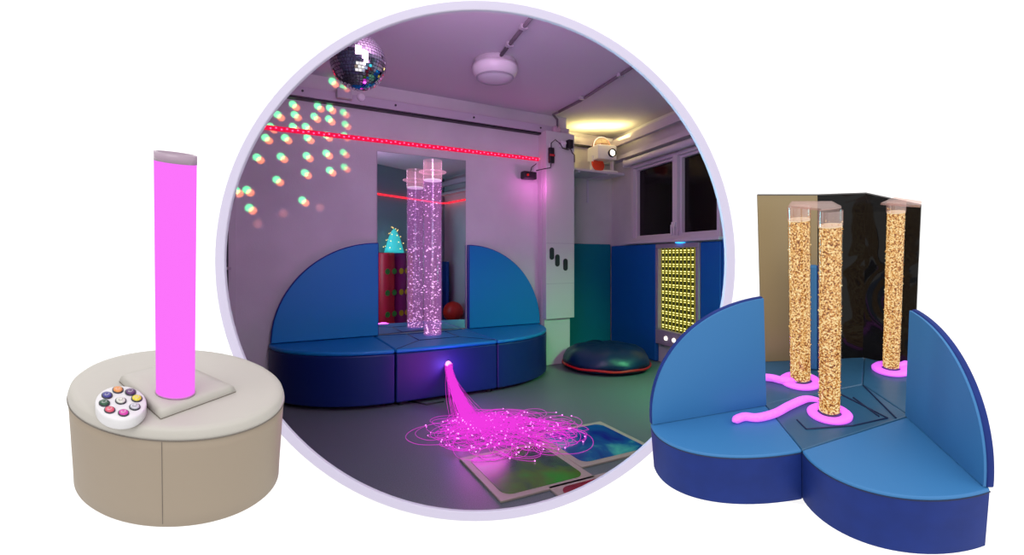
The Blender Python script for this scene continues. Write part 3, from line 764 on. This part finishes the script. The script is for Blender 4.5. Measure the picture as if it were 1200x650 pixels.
MB().tube([(a*1.002,b*1.002,h-.0125) for a,b in oval], .0006, 6, closed=True).build('piping', SEAM, pl, smooth=True)
fi = min(range(NP), key=lambda i: abs(206+127.5*math.cos(2*PI*i/NP)-190)+(0 if math.sin(2*PI*i/NP) > 0 else 999))
fa = oval[fi]
MB().tube([(fa[0]*k, fa[1]*k, z) for k, z in ((.986,.006),(.987,h*.15),(.997,h*.8),(1.001,h-.014))], .00035, 5).build('zip_seam', SEAM, pl)
# raised square pad round the tube
sq = [PF.at(x, y, h) for x, y in ((188.5,493),(276,461),(206,429),(140,449))]
sq = [(a-cxp, b-cyp) for a, b in sq]; sc0 = (sum(a for a,b in sq)/4, sum(b for a,b in sq)/4)
def inset(P, k): return [(sc0[0]+(a-sc0[0])*k, sc0[1]+(b-sc0[1])*k) for a, b in P]
def densify(P, n=8): return [(P[i][0]+(P[(i+1)%4][0]-P[i][0])*j/n, P[i][1]+(P[(i+1)%4][1]-P[i][1])*j/n) for i in range(4) for j in range(n)]
sd = densify(sq)
loft([inset(sd,k) for k in (1.0,1.0,.97,.90,.6,.1)], [h-.002,h+.004,h+.010,h+.013,h+.014,h+.014], 'square_pad', CREAM, pl)
MB().tube([(a,b,h+.0025) for a,b in sd], .0007, 5, closed=True).build('pad_seam', SEAM, pl)
# white pedestal below (carries the plinth)
def pedestal(outline, fr, ox, oy, k, wid, name, sx=0, sy=0):
    """white shelf under a display piece, running back to the white wall"""
    m = MB().prism([(ox+a*k+sx, oy+b*k+sy) for a, b in outline], -.012, -.0008)
    o = struct(m.build(name, WHITE_OUT, M=fr.M), 'plain white wall shelf')
    q = fr.M @ Vector((ox+sx, oy+sy, -.02))
    ky = (YW+.004)/q.y; q2 = Vector((q.x*ky, YW+.004, q.z)); mid_ = (q+q2)/2; dd = q2-q
    b = MB().box((mid_.x, mid_.y, q.z-.004), (wid, dd.length, .012), rz=math.atan2(dd.y, dd.x)-PI/2).build('shelf_arm', WHITE_OUT); b.parent = o; b.matrix_parent_inverse = fr.M.inverted()
    return o
pedestal(oval, PF, cxp, cyp, .80, .2, 'trim_10', 0, .02)
# tube on plinth
tb = PF.at(206, 459, h+.014); tb = (tb[0]-cxp, tb[1]-cyp)
P = PF.M @ Vector((tb[0]+cxp, tb[1]+cyp, h+.014))-CAM
tr = 22.6/F*P.y*.80
th_ = PF.hgt((tb[0]+cxp, tb[1]+cyp), 202, 180)-h-.014
GP = emis('pink_tube_glow', tuple(lin((253,116,252))), 1.0)
nt = GP.node_tree
gt = thing('light_tube', 'plain upright pink glowing tube on the cream plinth', 'light tube', PF.T(tb[0]+cxp, tb[1]+cyp, h+.0145))
capz = th_*.034
def ringpx(cx_, cy_, rx_, ry_, hh_, ox, oy, n=48):
    return [(lambda p: (p[0]-ox, p[1]-oy))(PF.at(cx_+rx_*math.cos(2*PI*i/n), cy_+ry_*math.sin(2*PI*i/n), hh_)) for i in range(n)]
to = ringpx(205.5, 459, 22.8, 8.5, h+.0145, tb[0]+cxp, tb[1]+cyp)
loft([to]*2, [0,th_-capz], 'glowing_body', GP, gt)
CAPM = mat('clear_cap',lin((190,165,185),.62),.25)
loft([scaled(to,1.01)]*2+[scaled(to,.9)]*2, [th_-capz,th_,th_,th_-capz*.8], 'clear_top', CAPM, gt)
loft([scaled(to,1.05),scaled(to,1.03),scaled(to,1.0)], [0,.0012,.0013], 'base_ring', mat('base_pink',lin((220,150,215),.62),.4), gt)
# remote control
RH = .013
rcx, rcy = PF.at(141.5, 471.5, h+.0025+RH)
WP = mat('remote_white', lin((238,236,238), .66), .35)
rm = thing('remote_control', 'round white control puck with nine coloured buttons lying on the plinth', 'remote control', PF.T(rcx, rcy, h+.0025))
ro = ringpx(141.5, 471.5, 30.3, 20.0, h+.0025+RH, rcx, rcy, 56)
loft([scaled(ro,k) for k in (.97,1.0,1.0,.985,.95,.3)], [0,RH*.12,RH*.82,RH*.95,RH,RH], 'body', WP, rm)
btn = [(138.2,457.2,(235,155,85),'orange'),(153,459.8,(95,50,110),'dark purple'),(160.3,467.3,(235,215,60),'yellow'),(158,477,(205,205,215),'pale grey'),(144.8,484.2,(215,60,170),'magenta'),(128.6,480.7,(225,90,115),'coral red'),(122.3,472.7,(40,90,60),'dark green'),(125.5,463.6,(65,60,145),'navy blue'),(141.6,470,(225,225,215),'white')]
RIM = mat('button_rim', (.03,.028,.04), .4)
ICON = mat('icon_white', lin((240,240,240), .65), .4)
for x, y, c, nm in btn:
    bx, by = PF.at(x, y, h+.0025+RH); bx -= rcx; by -= rcy
    bo = ringpx(x, y, 6.7, 4.0, h+.0025+RH, rcx+bx, rcy+by, 24)
    sh_ = lambda P, k: [(bx+a*k, by+c_*k) for a, c_ in P]
    b = loft([sh_(bo,k) for k in (.84,.80,.5,.05)], [RH+.0008,RH+.0022,RH+.0026,RH+.0027], 'button', mat('button_'+nm.replace(' ','_'), lin(c,.7), .35), rm)
    b['label'] = nm+' button'
    loft([sh_(bo,k) for k in (1.0,1.0,.82,.5)], [RH-.0005,RH+.0012,RH+.0012,RH+.0004], 'button_rim', RIM, b)
    br = (abs(bo[0][0])+abs(bo[12][0]))/2
    MB().ball((bx-br*.3,by+br*.2,RH+.0028), br*.1,6,4,(1,1,.3)).ball((bx+br*.3,by+br*.2,RH+.0028), br*.1,6,4,(1,1,.3)).tube([(bx+br*.35*math.cos(a),by-br*.2+br*.3*math.sin(a),RH+.0028) for a in [PI+PI*i/6 for i in range(7)]], br*.05, 4).build('icon', ICON if nm not in ('white','pale grey') else SEAM, b)

# ---------------- corner seat unit
SF = Fr(960, 14, .47)
hs = SF.find_h((940,527),(940,585))
at = lambda x, y: SF.at(x, y, hs)
A_, B_, D_, E_, F_ = at(762,496), at(896,473), at(940,527), at(1066,487), at(1161,572)
V = lambda p: Vector((p[0], p[1]))
A_, B_, D_, E_, F_ = map(V, (A_,B_,D_,E_,F_))
P1, KK, P3 = V(at(893,424)), V(at(1011,419)), V(at(1071,431))
Q1, QK, Q3 = P1+Vector((-.012,.012)), KK+Vector((.004,.016)), P3+Vector((.014,.006))
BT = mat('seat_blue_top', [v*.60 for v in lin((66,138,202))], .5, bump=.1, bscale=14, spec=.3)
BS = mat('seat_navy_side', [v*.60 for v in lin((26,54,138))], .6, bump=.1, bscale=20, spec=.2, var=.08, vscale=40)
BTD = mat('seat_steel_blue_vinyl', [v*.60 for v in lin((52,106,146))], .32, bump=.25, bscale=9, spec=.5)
SN = mat('seam_navy', [v*.6 for v in lin((18,36,84))], .6)
def sector(c, a, b, n=28, e=1.0):
    return [c]+[c+(a-c)*(math.cos(PI/2*i/n)**e)+(b-c)*(math.sin(PI/2*i/n)**e) for i in range(n+1)]
def grow(P, k):
    c = sum((p for p in P), Vector((0,0)))/len(P); return [(c.x+(p.x-c.x)*k, c.y+(p.y-c.y)*k) for p in P]
def block(label, P, top):
    c = sum((p for p in P), Vector((0,0)))/len(P); L_ = [(p.x-c.x, p.y-c.y) for p in P]
    t = thing('corner_seat_block', label, 'seat block', SF.T(c.x, c.y), 'blue blocks of the corner seat')
    tk = hs*.06
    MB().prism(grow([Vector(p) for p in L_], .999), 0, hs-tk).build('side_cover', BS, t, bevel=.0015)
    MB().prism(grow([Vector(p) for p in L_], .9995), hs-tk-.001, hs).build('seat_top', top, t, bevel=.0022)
    pn = [(a*.995, b*.995, hs-tk) for a, b in L_]
    MB().tube(pn, .0009, 5, closed=True).build('piping', SN, t)
    return t, c
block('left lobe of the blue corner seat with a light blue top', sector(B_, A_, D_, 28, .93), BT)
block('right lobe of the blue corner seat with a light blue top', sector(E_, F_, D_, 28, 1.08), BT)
# real middle block first; rear blocks are the mirrored seat built solid
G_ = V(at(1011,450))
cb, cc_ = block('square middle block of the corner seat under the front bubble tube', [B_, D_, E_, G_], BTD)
block('seat reflection built as a solid rear left block of the corner seat', [B_, G_, QK, Q1], BTD)
block('seat reflection built as a solid rear right block of the corner seat', [G_, E_, Q3, QK], BTD)
def topline(parent, c, pix, r=.0011, z=.0006):
    pts = [SF.at(x, y, hs) for x, y in pix]; MB().tube([(a-c.x, b-c.y, hs+z) for a, b in pts], r, 5).build('stitched_seam', SN, parent)
topline(cb, cc_, [(945,503),(1000,499),(1040,490),(1001,470),(985,462)])
topline(cb, cc_, [(1030,488),(1000,466)])
topline(cb, cc_, [(945,503),(934,492)])
topline(cb, cc_, [(1050,490),(1012,452)])
ped = [A_]+[B_+(A_-B_)*math.cos(PI/2*i/12)+(D_-B_)*math.sin(PI/2*i/12) for i in range(1,12)]+[E_+(F_-E_)*math.sin(PI/2*i/12)+(D_-E_)*math.cos(PI/2*i/12) for i in range(1,13)]+[P3,KK,P1]
pc_ = sum(ped, Vector((0,0)))/len(ped)
# shrink about the notch-side so the support stays hidden beneath
pedestal([(p.x-pc_.x, p.y-pc_.y) for p in ped], SF, pc_.x, pc_.y, .72, .10, 'trim_11', 0, .03)

def qboard(label, c, e, toprow, xpix, th, side):
    """upright quarter-round pad standing on the seat along c->e"""
    hb = SF.hgt(c, xpix, toprow)-hs
    d = (e-c); Lb = d.length; d = d.normalized(); nrm = Vector((-d.y, d.x))*side
    t = thing('quarter_round_backrest', label, 'backrest', SF.M @ Matrix.Translation((c.x+nrm.x*(-.0035),c.y+nrm.y*(-.0035),hs+.0001)) @ Matrix((( d.x,-d.y*1,0),(d.y,d.x,0),(0,0,1))).to_4x4(), 'upright pads of the corner seat')
    ex_ = .93
    pts = [(0,0)]+[(Lb*math.cos(PI/2*i/30)**ex_, hb*math.sin(PI/2*i/30)**ex_) for i in range(31)]
    MM = Matrix(((1,0,0),(0,0,-side*0-1*side if False else 0),(0,1,0)))
    vs = []; n = len(pts)
    for k in (0, th):
        vs += [Vector((p[0], k*side, p[1])) for p in pts]
    fs = [tuple(range(n)), tuple(range(n,2*n))[::-1]]+[(i,n+i,n+(i+1)%n,(i+1)%n) for i in range(n)]
    MB().add(vs, fs).build('edge', SN if False else BS, t, bevel=.002)
    vs = [];
    for k in (-.0022, .0004):
        vs += [Vector((p[0]*.985+.0008, k*side, p[1]*.985+.0008)) for p in pts]
    MB().add(vs, [tuple(range(n)), tuple(range(n,2*n))[::-1]]+[(i,n+i,n+(i+1)%n,(i+1)%n) for i in range(n)]).build('face', BT, t)
    return t
qboard('blue quarter-round backrest standing on the left lobe', B_, A_, 347, 892, .007, -1)
qboard('blue quarter-round backrest standing on the right lobe', E_, F_, 362, 1068, .007, 1)

# upright mirror panels, reflected beige and black painted as sheet colour
BEIGE_REFL = mat('mirror_beige_reflection', [v*.62 for v in lin((172,152,112))], .35, spec=.4, var=.05, vscale=3)
BLK = bpy.data.materials.new('mirror_dark_reflection'); BLK.use_nodes = True; nt = BLK.node_tree; b = nt.nodes['Principled BSDF']
b.inputs['Base Color'].default_value = (.006,.006,.006,1); b.inputs['Roughness'].default_value = .06; b.inputs['Specular IOR Level'].default_value = .16
tc = nt.nodes.new('ShaderNodeTexCoord'); nz = nt.nodes.new('ShaderNodeTexNoise'); nz.inputs['Scale'].default_value = 9; nz.inputs['Detail'].default_value = 1; nz.inputs['Distortion'].default_value = 1.2
bu = nt.nodes.new('ShaderNodeBump'); bu.inputs['Strength'].default_value = .5; bu.inputs['Distance'].default_value = .02
nt.links.new(tc.outputs['Object'], nz.inputs['Vector']); nt.links.new(nz.outputs['Fac'], bu.inputs['Height']); nt.links.new(bu.outputs[0], b.inputs['Normal'])
def panel(name, label, p, q, xp, yp, xq, yq, m_, cat, z0=None):
    z0 = hs+.0005 if z0 is None else z0
    zp, zq = SF.hgt(p, xp, yp), SF.hgt(q, xq, yq)
    d = (q-p); Lb = d.length; u = d.normalized(); th = .004
    M = SF.M @ Matrix.Translation((p.x,p.y,z0)) @ Matrix(((u.x,-u.y,0),(u.y,u.x,0),(0,0,1))).to_4x4()
    t = thing(name, label, cat, M, 'upright panels behind the corner seat')
    g_ = 0
    vs = [(g_,0,0),(Lb-g_,0,0),(Lb-g_,0,zq-z0),(g_,0,zp-z0),(g_,th,0),(Lb-g_,th,0),(Lb-g_,th,zq-z0),(g_,th,zp-z0)]
    fs = [(0,1,2,3),(5,4,7,6),(4,0,3,7),(1,5,6,2),(3,2,6,7),(4,5,1,0)]
    MB().add(vs, fs).build('sheet', m_, t)
    MB().tube([(g_,0,zp-z0),(Lb-g_,0,zq-z0)], .0011, 6).build('edge_strip', mat('edge_strip_'+name,(.12,.12,.12),.4), t)
    return t
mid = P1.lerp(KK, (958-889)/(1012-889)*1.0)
panel('mirror_beige_reflection', 'left mirror panel with a beige wall reflection as its painted colour', P1, mid, 889, 228, 958, 228, BEIGE_REFL, 'panel')
panel('dark_reflection_mirror', 'middle mirror panel behind the corner seat, dark reflection painted as glossy black', mid, KK, 958, 228, 1012, 226, BLK, 'mirror')
panel('dark_reflection_mirror', 'right mirror panel behind the corner seat, dark reflection painted as glossy black', KK, P3, 1012, 226, 1079, 240, BLK, 'mirror')
# reflection of the left backrest, built as a slim solid upright
b0 = V(at(953,432)); hb = SF.hgt(b0, 953, 311)-hs
t = thing('reflected_backrest', 'reflection of the left backrest built as a slim blue upright beside the front tube', 'pad', SF.T(b0.x, b0.y, hs+.0005))
wv = 5.5/F*(SF.M @ Vector((b0.x,b0.y,hs))-CAM).y
MB().box((0,0,hb/2),(wv*1.5,.012,hb)).build('face', BT, t, bevel=.003)
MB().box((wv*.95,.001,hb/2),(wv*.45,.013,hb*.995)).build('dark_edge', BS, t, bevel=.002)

# gold bubble tubes: the front one, plus its two mirror reflections built solid
sh2 = clear('tube_acrylic_gold', (.97,.93,.88), .05, .06)
lq2 = bpy.data.materials.new('gold_bubbling_water'); lq2.use_nodes = True; nt = lq2.node_tree; nt.nodes.clear()
tc = nt.nodes.new('ShaderNodeTexCoord'); wn = nt.nodes.new('ShaderNodeTexNoise'); wn.inputs['Scale'].default_value = 400; wn.inputs['Detail'].default_value = 2; wn.inputs['Roughness'].default_value = .7
cr = nt.nodes.new('ShaderNodeValToRGB'); e = cr.color_ramp.elements
e[0].position = .34; e[0].color = (*lin((80,42,25)),1); e[1].position = .60; e[1].color = (*lin((255,236,180)),1)
k = e.new(.43); k.color = (*lin((180,105,50)),1); k = e.new(.51); k.color = (*lin((240,180,95)),1)
em = nt.nodes.new('ShaderNodeEmission'); em.inputs[1].default_value = 1.0; ou = nt.nodes.new('ShaderNodeOutputMaterial')
nt.links.new(tc.outputs['Object'], wn.inputs['Vector']); nt.links.new(wn.outputs['Fac'], cr.inputs[0]); nt.links.new(cr.outputs[0], em.inputs[0]); nt.links.new(em.outputs[0], ou.inputs[0])
bb2 = bpy.data.materials.new('gold_bubbles'); bb2.use_nodes = True; nt = bb2.node_tree; nt.nodes.clear()
tc = nt.nodes.new('ShaderNodeTexCoord'); wn = nt.nodes.new('ShaderNodeTexNoise'); wn.inputs['Scale'].default_value = 260; wn.inputs['Detail'].default_value = 0
cr = nt.nodes.new('ShaderNodeValToRGB'); e = cr.color_ramp.elements
e[0].position = .33; e[0].color = (*lin((120,60,25)),1); e[1].position = .62; e[1].color = (*lin((255,240,190)),1)
k = e.new(.45); k.color = (*lin((225,150,60)),1); k = e.new(.54); k.color = (*lin((245,200,120)),1)
em = nt.nodes.new('ShaderNodeEmission'); em.inputs[1].default_value = 1.0; ou = nt.nodes.new('ShaderNodeOutputMaterial')
nt.links.new(tc.outputs['Object'], wn.inputs['Vector']); nt.links.new(wn.outputs['Fac'], cr.inputs[0]); nt.links.new(cr.outputs[0], em.inputs[0]); nt.links.new(em.outputs[0], ou.inputs[0])
cp2 = clear('tube_top_clear', (.85,.72,.68), .15, .1, (.6,.35,.3), .15)
fo2 = emis('foam_gold', tuple(lin((250,225,190))), .9)
PG = mat('purple_glow_ring', (.5,.1,.6), .5, emit=tuple(lin((215,100,245))), es=.85)
PG2 = mat('purple_fibre_sleeve', (.5,.1,.6), .5, emit=tuple(lin((212,108,246))), es=.9, bump=.4, bscale=200)
def goldtube(xb, yb, ytop, w_, capw, label, rings):
    p = SF.at(xb, yb, hs+.003); P = SF.M @ Vector((p[0],p[1],hs))-CAM; r = w_/2/F*P.y*.93; Ht = SF.hgt(p, xb, ytop)-hs-.003
    t = bubble_tube(label, SF.T(p[0],p[1],hs+.0035), r, Ht, Ht*capw, (sh2,lq2,bb2,cp2,fo2), 700, bs=.9, group='gold bubble tubes on the corner seat')
    rr = r*rings
    ring = thing('glow_ring', 'purple glowing ring pad around the foot of '+{972:'the front bubble tube',938:'the left reflected tube, a reflection built solid',1044:'the right reflected tube, a reflection built solid'}[xb], 'light ring', SF.T(p[0],p[1],hs+.0006), 'purple glowing rings')
    MB().lathe([(r*1.08,.002),(rr,.0005),(rr*1.02,.003),(rr*.9,.006),(r*1.08,.005)], n=40, caps=False).build('ring', PG, ring, smooth=True)
    return t, p, r
t, pA, rA = goldtube(972, 484, 247, 24.5, .068, 'front gold bubble tube standing on the square middle block', 1.95)
t2, pB, rB = goldtube(938, 446, 242, 24, .07, 'reflection of the front gold bubble tube built solid, left rear', 1.9)
t3, pC, rC = goldtube(1044, 432, 236, 18.5, .06, 'reflection of the front gold bubble tube built solid, right rear', 2.1)
# clear holder plates at the top
def plate(label, pts, y_, hrow):
    base_ = SF.at(*hrow, hs); zz = SF.hgt(base_, hrow[0], y_)
    P = [SF.at(x, y, zz) for x, y in pts]; c = (sum(a for a,b in P)/len(P), sum(b for a,b in P)/len(P))
    o = MB().prism([(a-c[0],b-c[1]) for a,b in P], 0, .003).build('clear_bracket', cp2, M=SF.T(c[0],c[1],zz))
    tag(o, label, 'bracket', 'clear tube brackets')
plate('clear bracket plate joining the front tube and its left reflection at the top', [(924,243),(962,247),(986,244),(975,238),(928,238)], 241, (938,446))
plate('reflected clear bracket plate built solid, on the top of the right reflected tube', [(1032,240),(1078,243),(1080,238),(1048,233)], 236, (1044,432))
# purple fibre tails; the two rear ones are reflections built solid
def tail(label, pix, r0):
    P = [SF.at(x, y, hs) for x, y in pix]; n = len(P); c = P[0]
    pts = []
    for i in range(n-1):
        for k in range(6):
            s = k/6; p0, p1, p2, p3 = P[max(i-1,0)], P[i], P[i+1], P[min(i+2,n-1)]
            f = lambda a: .5*((2*p1[a])+(-p0[a]+p2[a])*s+(2*p0[a]-5*p1[a]+4*p2[a]-p3[a])*s*s+(-p0[a]+3*p1[a]-3*p2[a]+p3[a])*s**3)
            pts.append((f(0)-c[0], f(1)-c[1], r0*1.05))
    pts.append((P[-1][0]-c[0], P[-1][1]-c[1], r0*.9))
    m_ = len(pts); rad = [r0*min(1, .45+2.5*i/m_, .25+ (m_-1-i)/3.0) for i in range(m_)]
    o = MB().tube(pts, rad, 12).build('fibre_tail', PG2, M=SF.T(c[0],c[1],hs+.0005), smooth=True)
    tag(o, label, 'fibre optic light', 'purple fibre tails on the corner seat')
ry = 5.2/F*.62
tail('long purple glowing fibre tail curling from the front tube over the left lobe', [(962,474),(945,472),(925,480),(908,489),(888,494),(872,493),(859,498)], ry)
tail('reflected purple fibre tail built solid, from the left reflected tube', [(934,450),(918,450),(905,447),(893,446)], ry)
tail('reflected purple fibre tail built solid, from the right reflected tube', [(1046,433),(1056,431),(1064,428),(1072,425)], ry*.8)

# key light outside
alight('studio_key', (-1.0,-1.6,3.2), (0,1.0,.8), (1,.98,.95), 26, 2.0, 1.2)
